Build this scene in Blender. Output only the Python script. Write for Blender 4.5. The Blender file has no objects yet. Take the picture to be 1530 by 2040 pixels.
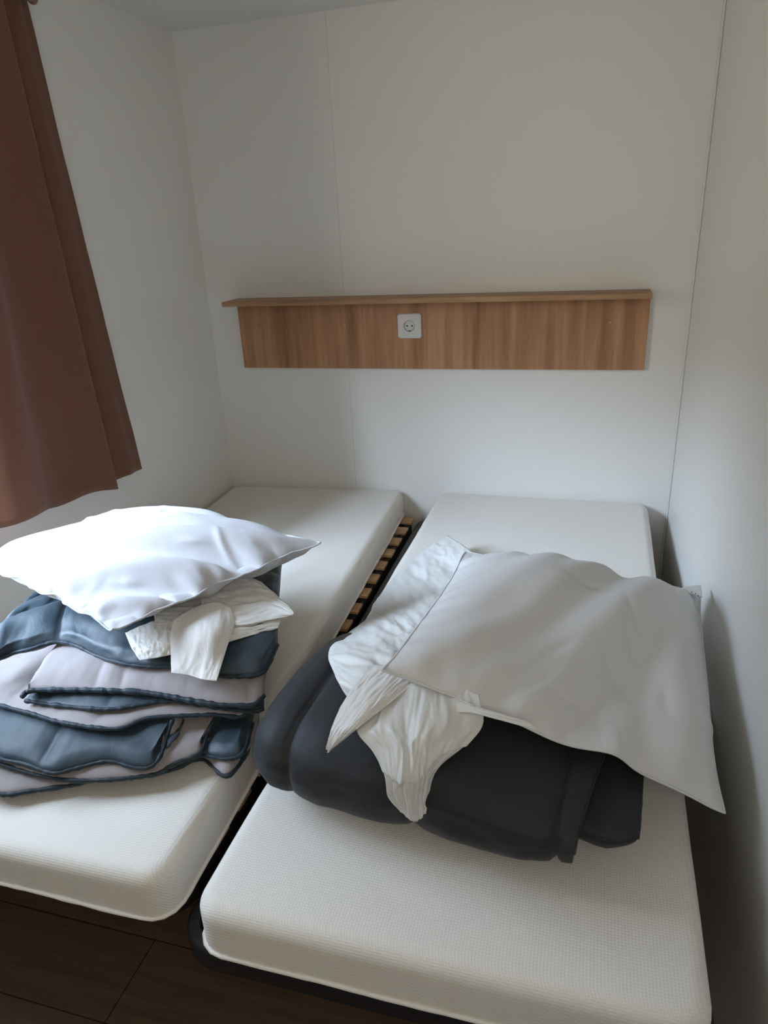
import bpy, bmesh, math
import numpy as np
from mathutils import Matrix, Vector, noise

# ------------------------------------------------------------------ camera, world, light, exposure
sc = bpy.context.scene
COL = sc.collection
sc.view_settings.view_transform = 'Standard'
sc.view_settings.look = 'None'
sc.view_settings.gamma = 1.0
sc.view_settings.use_curve_mapping = False
sc.view_settings.exposure = 0.22
try:
    sc.cycles.use_denoising = True
    sc.cycles.max_bounces = 10
    sc.cycles.diffuse_bounces = 6
    sc.cycles.transparent_max_bounces = 12
    sc.cycles.sample_clamp_indirect = 6.0
except Exception:
    pass

cam_d = bpy.data.cameras.new('camera')
cam = bpy.data.objects.new('camera', cam_d)
COL.objects.link(cam)
cam_d.sensor_fit = 'HORIZONTAL'
cam_d.sensor_width = 36.0
cam_d.lens = 33.06
cam_d.clip_start = 0.02
CAM_R = ((0.96187315, 0.26944836, -0.04687875),
         (-0.06028641, 0.37607637, 0.92462539),
         (-0.26676878, 0.88654619, -0.37798184))      # right, up, forward
CAM_P = (1.48954, -2.64646, 1.51562)
m = Matrix.Identity(4)
for i in range(3):
    m[i][0] = CAM_R[0][i]; m[i][1] = CAM_R[1][i]; m[i][2] = -CAM_R[2][i]; m[i][3] = CAM_P[i]
cam.matrix_world = m
sc.camera = cam

world = bpy.data.worlds.new('sky'); sc.world = world
world.use_nodes = True
bg = world.node_tree.nodes['Background']
def sky_gradient():
    # neighbouring cabins and hedge up to about 15 degrees, bright overcast sky above them
    nt = world.node_tree
    tc = nt.nodes.new('ShaderNodeTexCoord'); sp = nt.nodes.new('ShaderNodeSeparateXYZ'); r = nt.nodes.new('ShaderNodeValToRGB')
    nt.links.new(tc.outputs['Generated'], sp.inputs[0]); nt.links.new(sp.outputs[2], r.inputs['Fac'])
    e = r.color_ramp.elements
    for _ in range(2): e.new(0.5)
    for el, (p, c) in zip(e, ((0.0, (0.055, 0.052, 0.045)), (0.28, (0.075, 0.072, 0.065)), (0.40, (0.52, 0.66, 0.86)), (1.0, (0.62, 0.79, 1.0)))):
        el.position = p; el.color = (*c, 1)
    # sky shaped brighter towards -Y and dimmer opposite, to steer the window light
    mr = nt.nodes.new('ShaderNodeMapRange'); nt.links.new(sp.outputs[1], mr.inputs['Value'])
    mr.inputs['From Min'].default_value = -0.75; mr.inputs['From Max'].default_value = -0.15
    mr.inputs['To Min'].default_value = 4.4; mr.inputs['To Max'].default_value = 0.38
    vm = nt.nodes.new('ShaderNodeVectorMath'); vm.operation = 'SCALE'
    nt.links.new(r.outputs['Color'], vm.inputs[0]); nt.links.new(mr.outputs[0], vm.inputs['Scale'])
    nt.links.new(vm.outputs[0], bg.inputs['Color'])
    bg.inputs['Strength'].default_value = 39.0
sky_gradient()

W = 1.811            # room width
CEIL = 2.178
YF = -3.45           # wall behind the camera
WY0, WY1, WZ0, WZ1 = -2.08, -1.30, 0.86, 1.90       # window opening in the left wall

def area_light(name, loc, rot, sx, sy, power, col, spread=math.pi):
    l = bpy.data.lights.new(name, 'AREA'); l.shape = 'RECTANGLE'
    l.size = sx; l.size_y = sy; l.energy = power; l.color = col; l.spread = spread
    o = bpy.data.objects.new(name, l); COL.objects.link(o)
    o.location = loc; o.rotation_euler = rot
    return o
# the window opening guides the sampling of the sky's light
portal = area_light('window_portal', (-0.03, (WY0 + WY1) / 2, (WZ0 + WZ1) / 2), (0, -math.pi / 2, 0), WZ1 - WZ0, WY1 - WY0, 1.0, (1, 1, 1))
portal.data.cycles.is_portal = True
# added warm fill behind the camera, not a real lamp, lifts the left wall
area_light('fill_light', (1.70, -3.05, 1.75), (math.radians(88), 0, math.radians(52)), 0.6, 0.7, 9.0, (1.0, 0.93, 0.82))

# ------------------------------------------------------------------ materials
def new_mat(name, col, rough=0.7, spec=0.3, sheen=0.0, metal=0.0):
    mt = bpy.data.materials.new(name); mt.use_nodes = True
    b = mt.node_tree.nodes['Principled BSDF']
    b.inputs['Base Color'].default_value = (*col, 1)
    b.inputs['Roughness'].default_value = rough
    b.inputs['Specular IOR Level'].default_value = spec
    b.inputs['Sheen Weight'].default_value = sheen
    b.inputs['Metallic'].default_value = metal
    return mt

class NT:
    def __init__(s, mt):
        s.t = mt.node_tree; s.b = s.t.nodes['Principled BSDF']
    def n(s, typ, **kw):
        nd = s.t.nodes.new(typ)
        for k, v in kw.items():
            if k in nd.inputs: nd.inputs[k].default_value = v
            else: setattr(nd, k, v)
        return nd
    def l(s, a, b): s.t.links.new(a, b)
    def coord(s, which='Object', scale=(1, 1, 1)):
        tc = s.n('ShaderNodeTexCoord'); mp = s.n('ShaderNodeMapping')
        s.l(tc.outputs[which], mp.inputs['Vector']); mp.inputs['Scale'].default_value = scale
        return mp.outputs['Vector']
    def bump(s, h, strength=0.2, dist=0.002):
        bp = s.n('ShaderNodeBump', Strength=strength, Distance=dist)
        s.l(h, bp.inputs['Height']); s.l(bp.outputs['Normal'], s.b.inputs['Normal'])
    def math(s, op, a, b=None):
        nd = s.n('ShaderNodeMath', operation=op)
        for i, v in enumerate((a, b)):
            if v is None: continue
            if isinstance(v, (int, float)): nd.inputs[i].default_value = v
            else: s.l(v, nd.inputs[i])
        return nd.outputs[0]
    def ramp(s, f, stops):
        r = s.n('ShaderNodeValToRGB'); s.l(f, r.inputs['Fac'])
        e = r.color_ramp.elements
        while len(e) < len(stops): e.new(0.5)
        for el, (p, c) in zip(e, stops): el.position = p; el.color = (*c, 1)
        return r.outputs['Color']
    def noise(s, vec, scale, detail=4, rough=0.5):
        nz = s.n('ShaderNodeTexNoise', Scale=scale, Detail=detail, Roughness=rough)
        s.l(vec, nz.inputs['Vector']); return nz.outputs['Fac']

def wall_mat(name, col, rough=0.42):
    mt = new_mat(name, col, rough, 0.45); t = NT(mt)
    v = t.coord('Object', (1, 1, 1))
    t.bump(t.noise(v, 60, 3), 0.06, 0.002)
    return mt
M_WALL = wall_mat('wall_panel', (0.71, 0.695, 0.655))
M_CEIL = wall_mat('ceiling_panel', (0.72, 0.705, 0.66), 0.6)
M_TRIM = new_mat('white_trim', (0.68, 0.68, 0.66), 0.35, 0.5)
M_FRAME = new_mat('window_plastic', (0.8, 0.8, 0.8), 0.3, 0.5)

def glass_mat():
    mt = bpy.data.materials.new('window_glass'); mt.use_nodes = True
    nt = mt.node_tree; nt.nodes.clear()
    o = nt.nodes.new('ShaderNodeOutputMaterial'); mx = nt.nodes.new('ShaderNodeMixShader')
    tr = nt.nodes.new('ShaderNodeBsdfTransparent'); gl = nt.nodes.new('ShaderNodeBsdfGlossy')
    gl.inputs['Roughness'].default_value = 0.02; mx.inputs[0].default_value = 0.06
    nt.links.new(tr.outputs[0], mx.inputs[1]); nt.links.new(gl.outputs[0], mx.inputs[2])
    nt.links.new(mx.outputs[0], o.inputs[0]); return mt
M_GLASS = glass_mat()

def wood_mat(name, cols, axis_scale, rough=0.45, grain=1.0):
    mt = new_mat(name, cols[1], rough, 0.35); t = NT(mt)
    v = t.coord('Object', axis_scale)
    f1 = t.noise(v, 3.0, 6, 0.6)
    c = t.ramp(f1, [(0.30, cols[0]), (0.52, cols[1]), (0.72, cols[2])])
    t.l(c, t.b.inputs['Base Color'])
    t.bump(t.noise(v, 9.0, 6, 0.7), 0.08 * grain, 0.002)
    return mt
M_OAK = wood_mat('oak_laminate', [(0.25, 0.118, 0.056), (0.39, 0.200, 0.102), (0.52, 0.295, 0.155)], (9, 9, 0.55))
M_OAKH = wood_mat('oak_laminate_shelf', [(0.25, 0.135, 0.068), (0.36, 0.205, 0.110), (0.46, 0.285, 0.160)], (0.8, 9, 9))
M_SLAT = wood_mat('slat_beech', [(0.42, 0.24, 0.11), (0.55, 0.34, 0.17), (0.66, 0.44, 0.24)], (1, 12, 12))

def floor_mat():
    mt = new_mat('floor_boards', (0.05, 0.03, 0.02), 0.55, 0.3); t = NT(mt)
    v = t.coord('Object', (1, 1, 1))
    br = t.n('ShaderNodeTexBrick', Scale=1.0)
    br.inputs['Brick Width'].default_value = 1.2; br.inputs['Row Height'].default_value = 0.19
    br.inputs['Mortar Size'].default_value = 0.0015
    br.inputs['Color1'].default_value = (0.10, 0.062, 0.038, 1); br.inputs['Color2'].default_value = (0.145, 0.092, 0.058, 1)
    br.inputs['Mortar'].default_value = (0.02, 0.012, 0.008, 1)
    t.l(v, br.inputs['Vector'])
    v2 = t.coord('Object', (1.2, 14, 1))
    n = t.ramp(t.noise(v2, 3, 6, .65), [(0.3, (0.45, 0.45, 0.45)), (0.7, (1, 1, 1))])
    mx = t.n('ShaderNodeMixRGB', blend_type='MULTIPLY', Fac=0.8)
    t.l(br.outputs['Color'], mx.inputs[1]); t.l(n, mx.inputs[2]); t.l(mx.outputs[0], t.b.inputs['Base Color'])
    return mt
M_FLOOR = floor_mat()

def knit_mat():
    mt = new_mat('mattress_knit', (0.74, 0.71, 0.63), 0.85, 0.15, 0.15); t = NT(mt)
    # staggered dimples of the honeycomb knit, about 9 mm apart
    vt = t.coord('Object'); sp = t.n('ShaderNodeSeparateXYZ'); t.l(vt, sp.inputs[0])
    k = 2 * math.pi / 0.0062
    xx = t.math('ADD', sp.outputs[0], t.math('MULTIPLY', sp.outputs[2], 0.7))
    yy = t.math('ADD', sp.outputs[1], t.math('MULTIPLY', sp.outputs[2], 0.7))
    a = t.math('SINE', t.math('MULTIPLY', t.math('ADD', xx, yy), k * 0.62))
    b = t.math('SINE', t.math('MULTIPLY', t.math('SUBTRACT', xx, yy), k * 0.62))
    h = t.math('MULTIPLY', a, b)
    c = t.ramp(t.math('ADD', t.math('MULTIPLY', h, 0.5), 0.5),
               [(0.1, (0.67, 0.635, 0.575)), (0.6, (0.72, 0.685, 0.625)), (1.0, (0.75, 0.72, 0.66))])
    t.l(c, t.b.inputs['Base Color'])
    t.bump(h, 0.35, 0.0006)
    return mt
M_KNIT = knit_mat()
M_PIPE_W = new_mat('mattress_seam_tape', (0.72, 0.68, 0.62), 0.6)

def cloth_mat(name, col, rough=0.75, sheen=0.2, scale=900, bump=0.10, spec=0.25, wr=0.0):
    mt = new_mat(name, col, rough, spec, sheen); t = NT(mt)
    v = t.coord('Object')
    h = t.noise(v, scale, 2)
    if wr:
        v2 = t.coord('Object', (1, 1, 1))
        nz = t.n('ShaderNodeTexNoise', Scale=14.0, Detail=5.0, Roughness=0.55, Distortion=1.6)
        t.l(v2, nz.inputs['Vector'])
        rd = t.math('ABSOLUTE', t.math('SUBTRACT', nz.outputs['Fac'], 0.5))
        rd = t.math('POWER', t.math('MULTIPLY', rd, 2.0), 0.6)
        h = t.math('ADD', t.math('MULTIPLY', h, 0.04), t.math('MULTIPLY', rd, wr))
        t.bump(h, 0.5, 0.010)
    else:
        t.bump(h, bump, 0.001)
    return mt
M_PILLOW = cloth_mat('white_pillow_cotton', (0.46, 0.46, 0.48), 0.7, 0.2, wr=0.10)
M_PILLOW2 = cloth_mat('pale_grey_pillow_cotton', (0.60, 0.595, 0.59), 0.7, 0.2, wr=0.07)
M_SHEET = cloth_mat('white_sheet_cotton', (0.64, 0.625, 0.60), 0.6, 0.2, wr=0.16)
M_SATIN = cloth_mat('cream_satin_sheet', (0.60, 0.595, 0.565), 0.42, 0.2, wr=0.12, spec=0.4)
M_QDARK = cloth_mat('petrol_microfibre', (0.016, 0.031, 0.044), 0.50, 0.10, wr=0.08, spec=0.45)
M_QLIGHT = cloth_mat('mauve_grey_microfibre', (0.255, 0.225, 0.222), 0.6, 0.1, wr=0.10)
M_QPIPE = cloth_mat('petrol_piping', (0.014, 0.024, 0.033), 0.5, 0.08, wr=0.3)
M_ROLL = cloth_mat('charcoal_microfibre', (0.020, 0.021, 0.023), 0.6, 0.06, wr=0.06)
M_BLACK = new_mat('black_steel', (0.012, 0.012, 0.014), 0.4, 0.5)
M_BLACKPL = new_mat('black_plastic', (0.010, 0.010, 0.012), 0.5, 0.4)
M_SCREW = new_mat('brass_screw', (0.50, 0.34, 0.20), 0.35, 0.5, metal=0.9)
M_PLAST = new_mat('white_plastic', (0.62, 0.62, 0.60), 0.3, 0.5)
M_DARK = new_mat('socket_hole', (0.006, 0.006, 0.006), 0.8, 0.1)
M_CHROME = new_mat('steel_contact', (0.6, 0.6, 0.58), 0.3, 0.5, metal=1.0)

def curtain_mat():
    mt = new_mat('terracotta_curtain', (0.155, 0.070, 0.042), 0.85, 0.1, 0.15); t = NT(mt)
    v = t.coord('Object', (1, 1, 1))
    t.bump(t.noise(v, 1400, 2), 0.12, 0.001)
    tr = t.n('ShaderNodeBsdfTranslucent'); tr.inputs['Color'].default_value = (0.36, 0.13, 0.07, 1)
    mx = t.n('ShaderNodeMixShader'); mx.inputs[0].default_value = 0.10
    out = [n for n in t.t.nodes if n.type == 'OUTPUT_MATERIAL'][0]
    t.l(t.b.outputs[0], mx.inputs[1]); t.l(tr.outputs[0], mx.inputs[2]); t.l(mx.outputs[0], out.inputs[0])
    return mt
M_CURT = curtain_mat()

# ------------------------------------------------------------------ mesh helpers
def link_mesh(name, bm, mats, parent=None, smooth=True, angle=None):
    me = bpy.data.meshes.new(name); bm.normal_update(); bm.to_mesh(me); bm.free()
    for mt in (mats if isinstance(mats, (list, tuple)) else [mats]): me.materials.append(mt)
    if smooth:
        for p in me.polygons: p.use_smooth = True
        if angle is not None:
            try: me.set_sharp_from_angle(angle=math.radians(angle))
            except Exception: pass
    o = bpy.data.objects.new(name, me); COL.objects.link(o)
    if parent is not None: o.parent = parent
    return o
def empty(name, loc=(0, 0, 0)):
    o = bpy.data.objects.new(name, None); COL.objects.link(o); o.location = loc
    o.empty_display_size = 0.1
    return o
def tag(o, label=None, cat=None, group=None, kind=None):
    if label: o['label'] = label
    if cat: o['category'] = cat
    if group: o['group'] = group
    if kind: o['kind'] = kind
    return o
def structure(o): return tag(o, kind='structure')
def add_box(bm, x0, x1, y0, y1, z0, z1, bev=0.0, seg=2, mat=0):
    r = bmesh.ops.create_cube(bm, size=1.0)
    vs = r['verts']
    bmesh.ops.scale(bm, vec=(x1 - x0, y1 - y0, z1 - z0), verts=vs)
    bmesh.ops.translate(bm, vec=((x0 + x1) / 2, (y0 + y1) / 2, (z0 + z1) / 2), verts=vs)
    fs = set(f for v in vs for f in v.link_faces)
    for f in fs: f.material_index = mat
    if bev > 0:
        es = list(set(e for v in vs for e in v.link_edges))
        bmesh.ops.bevel(bm, geom=es, offset=bev, segments=seg, profile=0.5, affect='EDGES')
def box(name, x0, x1, y0, y1, z0, z1, mat, parent=None, bev=0.0, seg=2):
    bm = bmesh.new(); add_box(bm, x0, x1, y0, y1, z0, z1, bev, seg)
    return link_mesh(name, bm, mat, parent, smooth=bev > 0, angle=40)
def add_cyl(bm, p0, p1, r0, r1=None, seg=20, mat=0):
    p0, p1 = Vector(p0), Vector(p1); d = p1 - p0
    r = bmesh.ops.create_cone(bm, cap_ends=True, segments=seg, radius1=r0, radius2=r0 if r1 is None else r1, depth=d.length)
    q = Vector((0, 0, 1)).rotation_difference(d.normalized()).to_matrix().to_4x4()
    bmesh.ops.transform(bm, matrix=Matrix.Translation((p0 + p1) / 2) @ q, verts=r['verts'])
    for f in set(f for v in r['verts'] for f in v.link_faces): f.material_index = mat
def catmull(pts, n, closed=False):
    """n samples, evenly spaced by arc length, of the smooth curve through pts"""
    P = np.array(pts, float)
    if closed: Q = np.vstack([P[-1], P, P[0], P[1]])
    else: Q = np.vstack([2 * P[0] - P[1], P, 2 * P[-1] - P[-2]])
    out = []
    for i in range(1, len(Q) - 2):
        a, b, c, e = Q[i - 1], Q[i], Q[i + 1], Q[i + 2]
        for t in np.linspace(0, 1, 24, endpoint=False):
            out.append(0.5 * ((2 * b) + (-a + c) * t + (2 * a - 5 * b + 4 * c - e) * t * t + (-a + 3 * b - 3 * c + e) * t ** 3))
    out.append(Q[-2]); out = np.array(out)
    L = np.concatenate([[0], np.cumsum(np.linalg.norm(np.diff(out, axis=0), axis=1))])
    s = np.linspace(0, L[-1], n, endpoint=not closed)
    return np.stack([np.interp(s, L, out[:, k]) for k in range(3)], 1)
def add_tube(bm, pts, rad, seg=8, mat=0, closed=False, jitter=0.0):
    P = np.asarray(pts, float); n = len(P); rings = []
    up = Vector((0, 0, 1)); prev = None
    for i in range(n):
        a = P[(i - 1) % n] if (closed or i > 0) else P[i]; b = P[(i + 1) % n] if (closed or i < n - 1) else P[i]
        t = Vector(b - a).normalized()
        if prev is None:
            u = t.cross(up) if abs(t.z) < 0.95 else t.cross(Vector((1, 0, 0)))
        else: u = prev - t * prev.dot(t)
        u.normalize(); prev = u; w = t.cross(u)
        r = rad[i] if hasattr(rad, '__len__') else rad
        if jitter: r *= 1 + jitter * noise.noise(Vector(P[i]) * 90)
        rings.append([bm.verts.new(Vector(P[i]) + (u * math.cos(2 * math.pi * k / seg) + w * math.sin(2 * math.pi * k / seg)) * r) for k in range(seg)])
    m_ = n if closed else n - 1
    for i in range(m_):
        A, B = rings[i], rings[(i + 1) % n]
        for k in range(seg):
            f = bm.faces.new((A[k], A[(k + 1) % seg], B[(k + 1) % seg], B[k])); f.material_index = mat
    if not closed:
        for rg, fl in ((rings[0], True), (rings[-1], False)):
            f = bm.faces.new(rg[::-1] if fl else rg); f.material_index = mat
def fbm(x, y, z, o=3, s=1.0):
    v = Vector((x * s, y * s, z * s)); a = 0; w = 1; tot = 0
    for _ in range(o):
        a += w * noise.noise(v); tot += w; w *= 0.5; v = v * 2.03 + Vector((3.1, 1.7, 9.2))
    return a / tot

# ------------------------------------------------------------------ the room
structure(box('floor', -0.1, W + 0.1, YF - 0.1, 0.1, -0.08, 0.0, M_FLOOR))
structure(box('ceiling', -0.1, W + 0.1, YF - 0.1, 0.1, CEIL, CEIL + 0.08, M_CEIL))
structure(box('wall_back', -0.1, W + 0.1, 0.0, 0.1, 0.0, CEIL, M_WALL))
structure(box('wall_right', W, W + 0.1, YF, 0.0, 0.0, CEIL, M_WALL))
structure(box('wall_front', -0.1, W + 0.1, YF - 0.1, YF, 0.0, CEIL, M_WALL))
bm = bmesh.new()
add_box(bm, -0.1, 0, WY1, 0.0, 0.0, CEIL); add_box(bm, -0.1, 0, YF, WY0, 0.0, CEIL)
add_box(bm, -0.1, 0, WY0, WY1, 0.0, WZ0); add_box(bm, -0.1, 0, WY0, WY1, WZ1, CEIL)
structure(link_mesh('wall_left', bm, M_WALL, smooth=False))
# joint line between the two panels of the back wall and slim bead in the right corner
structure(box('trim_1', 0.575, 0.5785, -0.0002, 0.0, 0.0, CEIL, new_mat('panel_joint', (0.62, 0.61, 0.575), 0.5)))
bm = bmesh.new(); add_box(bm, W - 0.009, W, -0.009, 0.0, 0.0, CEIL, 0.004, 2)
structure(link_mesh('trim_2', bm, M_TRIM, angle=40))
# window in the left wall
win = structure(empty('window_1', (0, (WY0 + WY1) / 2, WZ0)))
oy, oz = (WY0 + WY1) / 2, WZ0
def wbox(name, x0, x1, y0, y1, z0, z1, mat):
    return box(name, x0, x1, y0 - oy, y1 - oy, z0 - oz, z1 - oz, mat, win, 0.003)
bm = bmesh.new()
for (y0, y1, z0, z1) in ((WY0, WY0 + .045, WZ0, WZ1), (WY1 - .045, WY1, WZ0, WZ1), (WY0, WY1, WZ0, WZ0 + .045), (WY0, WY1, WZ1 - .045, WZ1),
                         (oy - .02, oy + .02, WZ0, WZ1)):
    add_box(bm, -0.085, -0.035, y0 - oy, y1 - oy, z0 - oz, z1 - oz, 0.004)
link_mesh('window_frame', bm, M_FRAME, win, angle=40)
wbox('pane', -0.062, -0.058, WY0 + .04, WY1 - .04, WZ0 + .04, WZ1 - .04, M_GLASS)
wbox('window_sill', -0.03, 0.018, WY0 - .02, WY1 + .02, WZ0 - .02, WZ0, M_FRAME)

# ------------------------------------------------------------------ headboard panel with shelf
hb = empty('headboard_panel', (0.905, 0, 0.997))
tag(hb, 'oak laminate headboard panel with a narrow shelf along its top, screwed to the back wall', 'headboard')
def hbox(name, x0, x1, y0, y1, z0, z1, mat, bev=0.0015):
    return box(name, x0 - .905, x1 - .905, y0, y1, z0 - .997, z1 - .997, mat, hb, bev)
hbox('back_panel', 0.134, 1.677, -0.018, -0.0005, 0.997, 1.251, M_OAK)
hbox('shelf', 0.132, 1.674, -0.137, -0.0005, 1.251, 1.269, M_OAKH)
for x in (0.217, 0.580, 1.122, 1.551):
    bm = bmesh.new(); add_cyl(bm, (x - .905, -0.0178, 1.163 - .997), (x - .905, -0.0205, 1.163 - .997), 0.006, 0.0045, 16)
    add_box(bm, x - .905 - .0035, x - .905 + .0035, -0.0212, -0.0204, 1.163 - .997 - .0008, 1.163 - .997 + .0008)
    link_mesh('screw', bm, M_SCREW, hb, angle=40)
# ------------------------------------------------------------------ wall socket
sk = empty('wall_socket', (0.836, -0.0182, 1.158))
tag(sk, 'square white wall socket with a round earthed outlet, set in the oak headboard', 'socket')
bm = bmesh.new()
h = 0.0455
N = 40
def ring(r, y, sq=False):
    out = []
    for k in range(N):
        a = 2 * math.pi * (k + .5) / N; c, s = math.cos(a), math.sin(a)
        if sq:
            q = r / max(abs(c), abs(s)); out.append(bm.verts.new((c * q, y, s * q)))
        else: out.append(bm.verts.new((c * r, y, s * r)))
    return out
rs = [ring(h, 0, True), ring(h, -0.006, True), ring(h - .003, -0.009, True), ring(0.0235, -0.009), ring(0.022, -0.0095), ring(0.0205, -0.008), ring(0.0195, 0.0)]
for a, b in zip(rs, rs[1:]):
    for k in range(N): bm.faces.new((a[k], a[(k + 1) % N], b[(k + 1) % N], b[k]))
bm.faces.new(rs[-1])
link_mesh('cover_plate', bm, M_PLAST, sk, angle=35)
bm = bmesh.new(); add_cyl(bm, (0, -0.0001, 0), (0, -0.003, 0), 0.0185, 0.018, 32)
link_mesh('outlet_well', bm, M_PLAST, sk, angle=35)
for x in (-0.0095, 0.0095):
    bm = bmesh.new(); add_cyl(bm, (x, -0.0029, 0), (x, -0.0036, 0), 0.0030, seg=16); link_mesh('pin_hole', bm, M_DARK, sk, angle=35)
for s in (-1, 1):
    bm = bmesh.new(); add_box(bm, -0.0028, 0.0028, -0.0065, -0.0005, s * 0.0182 - .0015, s * 0.0182 + .0015, .0005)
    link_mesh('earth_clip', bm, M_CHROME if s > 0 else M_DARK, sk, angle=35)

# ------------------------------------------------------------------ bed bases
ZR = 0.39
def bed_base(x0, x1, y0, y1, label, rot, ext):
    cx, cy = (x0 + x1) / 2, (y0 + y1) / 2
    b = empty('bed_base', (cx, cy, 0)); b.rotation_euler[2] = rot
    tag(b, label, 'bed frame', 'black steel bed bases')
    hx, hy = (x1 - x0) / 2, (y1 - y0) / 2
    # rounded rectangular tube frame
    r = 0.06; pts = []
    for (sx, sy, a0) in ((1, 1, 0), (-1, 1, 90), (-1, -1, 180), (1, -1, 270)):
        for k in range(9):
            a = math.radians(a0 + k * 90 / 8); pts.append((sx * (hx - r) + r * math.cos(a), sy * (hy - r) + r * math.sin(a), ZR - 0.042))
    bm = bmesh.new(); n = len(pts); rings = []
    for i in range(n):
        p = Vector(pts[i]); t = (Vector(pts[(i + 1) % n]) - Vector(pts[i - 1])).normalized(); nrm = Vector((t.y, -t.x, 0))
        rings.append([bm.verts.new(p + nrm * a + Vector((0, 0, c))) for a, c in ((.009, .025), (.013, .02), (.013, -.02), (.009, -.025), (-.009, -.025), (-.013, -.02), (-.013, .02), (-.009, .025))])
    for i in range(n):
        A, B = rings[i], rings[(i + 1) % n]
        for k in range(8): bm.faces.new((A[k], A[(k + 1) % 8], B[(k + 1) % 8], B[k]))
    link_mesh('frame_rail', bm, M_BLACK, b, angle=50)
    ns = 18
    for i in range(ns):
        y = hy - 0.045 - i * 0.1035
        bm = bmesh.new(); nx = 12; prev = None
        for j in range(nx + 1):
            x = -hx - ext + (2 * hx + 2 * ext) * j / nx; z = ZR - 0.016 + 0.006 * (1 - (2 * j / nx - 1) ** 2)
            cur = [bm.verts.new((x, y + dy, z + dz)) for dy, dz in ((-.029, 0), (-.029, .008), (.029, .008), (.029, 0))]
            if prev:
                for k in range(4): bm.faces.new((prev[k], prev[(k + 1) % 4], cur[(k + 1) % 4], cur[k]))
            else: bm.faces.new(cur[::-1])
            prev = cur
        bm.faces.new(prev)
        link_mesh('slat', bm, M_SLAT, b, smooth=False)
    for sx in (-1, 1):
        for sy in (-1, 1):
            bm = bmesh.new(); add_cyl(bm, (sx * (hx - .06), sy * (hy - .36), 0.0), (sx * (hx - .06), sy * (hy - .36), ZR - .06), 0.018, 0.022)
            link_mesh('leg', bm, M_BLACK, b, angle=40)
    return b
bed_base(0.030, 0.815, -1.86, -0.012, 'black steel slatted bed base under the left mattress, slat ends showing in the gap', 0, .017)
bed_base(0.862, 1.700, -1.925, -0.012, 'black steel bed base under the right mattress with a rounded front corner', 0, -.016)

# ------------------------------------------------------------------ mattresses
def mattress(x0, x1, y0, y1, zb, zt, label, shear, tilt, base_in=0.0):
    """x0..x1, y0 front .. y1 back; shear moves the front sideways, tilt lowers the left side"""
    cx, cy = (x0 + x1) / 2, (y0 + y1) / 2
    hx, hy = (x1 - x0) / 2, (y1 - y0) / 2; T = zt - zb
    rt = empty('mattress', (cx, cy, zb)); rt['label'] = label; rt['category'] = 'mattress'
    prof = []                                   # (inset, z) from the bottom centre line up to the top
    for k in range(6):
        a = math.radians(90 * k / 5); r = .012; prof.append((r * (1 - math.sin(a)) + base_in, r * (1 - math.cos(a))))
    for k in range(1, 6): prof.append((base_in * (1 - k / 6.0) ** 1.5, 0.012 + (T - .030 - .012) * k / 6))
    for k in range(8):
        a = math.radians(90 * k / 7); r = .030; prof.append((r * (1 - math.cos(a)), T - r + r * math.sin(a)))
    bm = bmesh.new(); rings = []
    def outline(inset, z):
        rc = 0.05; out = []
        X, Y = hx - inset, hy - inset; rr = max(rc - inset, .01)
        def seg_pts(p, q, n): return [(p[0] + (q[0] - p[0]) * t / n, p[1] + (q[1] - p[1]) * t / n) for t in range(n)]
        for (sx, sy, a0) in ((1, 1, 0), (-1, 1, 90), (-1, -1, 180), (1, -1, 270)):
            arc = [(sx * (X - rr) + rr * math.cos(math.radians(a0 + k * 15)), sy * (Y - rr) + rr * math.sin(math.radians(a0 + k * 15))) for k in range(7)]
            out += arc[:-1]
            nsx, nsy = {(1, 1): (-1, 1), (-1, 1): (-1, -1), (-1, -1): (1, -1), (1, -1): (1, 1)}[(sx, sy)]
            na = math.radians(a0 + 90); nxt = (nsx * (X - rr) + rr * math.cos(na), nsy * (Y - rr) + rr * math.sin(na))
            out += seg_pts(arc[-1], nxt, 14 if sx == sy else 26)
        return out
    def place(x, y, z):
        wv = 0.0022 * fbm(x * 3 + cx, y * 3, z * 3, 2, 1.3)
        x2 = x + shear * (hy - y) / (2 * hy)
        if abs(z - 0) < T * .98: x2 += wv * (1 if x > 0 else -1)
        z2 = z + (wv if z > T * .5 else 0) - tilt * (hx - x) / (2 * hx) * (z / T) + 0
        return (x2, y, z2)
    for ins, z in prof: rings.append([bm.verts.new(place(x, y, z)) for x, y in outline(ins, z)])
    n = len(rings[0])
    for a, b in zip(rings, rings[1:]):
        for k in range(n): bm.faces.new((a[k], a[(k + 1) % n], b[(k + 1) % n], b[k]))
    last = rings[-1]
    for s in (0.9, 0.6, 0.3):
        cur = [bm.verts.new(place(x * s, y * s, T)) for x, y in outline(.030, T)]
        for k in range(n): bm.faces.new((last[k], last[(k + 1) % n], cur[(k + 1) % n], cur[k]))
        last = cur
    bm.faces.new(last); bm.faces.new(rings[0][::-1])
    link_mesh('mattress_cover', bm, M_KNIT, rt, angle=60)
    bm = bmesh.new(); o = outline(base_in - .002, 0)
    pts = np.array([place(x, y, .010 + .0025 * noise.noise(Vector((x * 9, y * 9, 1)))) for x, y in o])
    add_tube(bm, catmull(pts, 260, True), 0.0042, 6, closed=True, jitter=.3)
    link_mesh('seam_piping', bm, M_PIPE_W, rt)
    return rt
mattress(0.006, 0.790, -1.925, -0.004, 0.392, 0.502, 'cream knit single mattress against the left wall, under the folded duvet and white pillow', 0.055, 0.024)
mattress(0.936, 1.736, -1.956, -0.004, 0.392, 0.500, 'cream knit single mattress on the right, under the rolled charcoal duvet', -0.026, 0.0)

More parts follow.
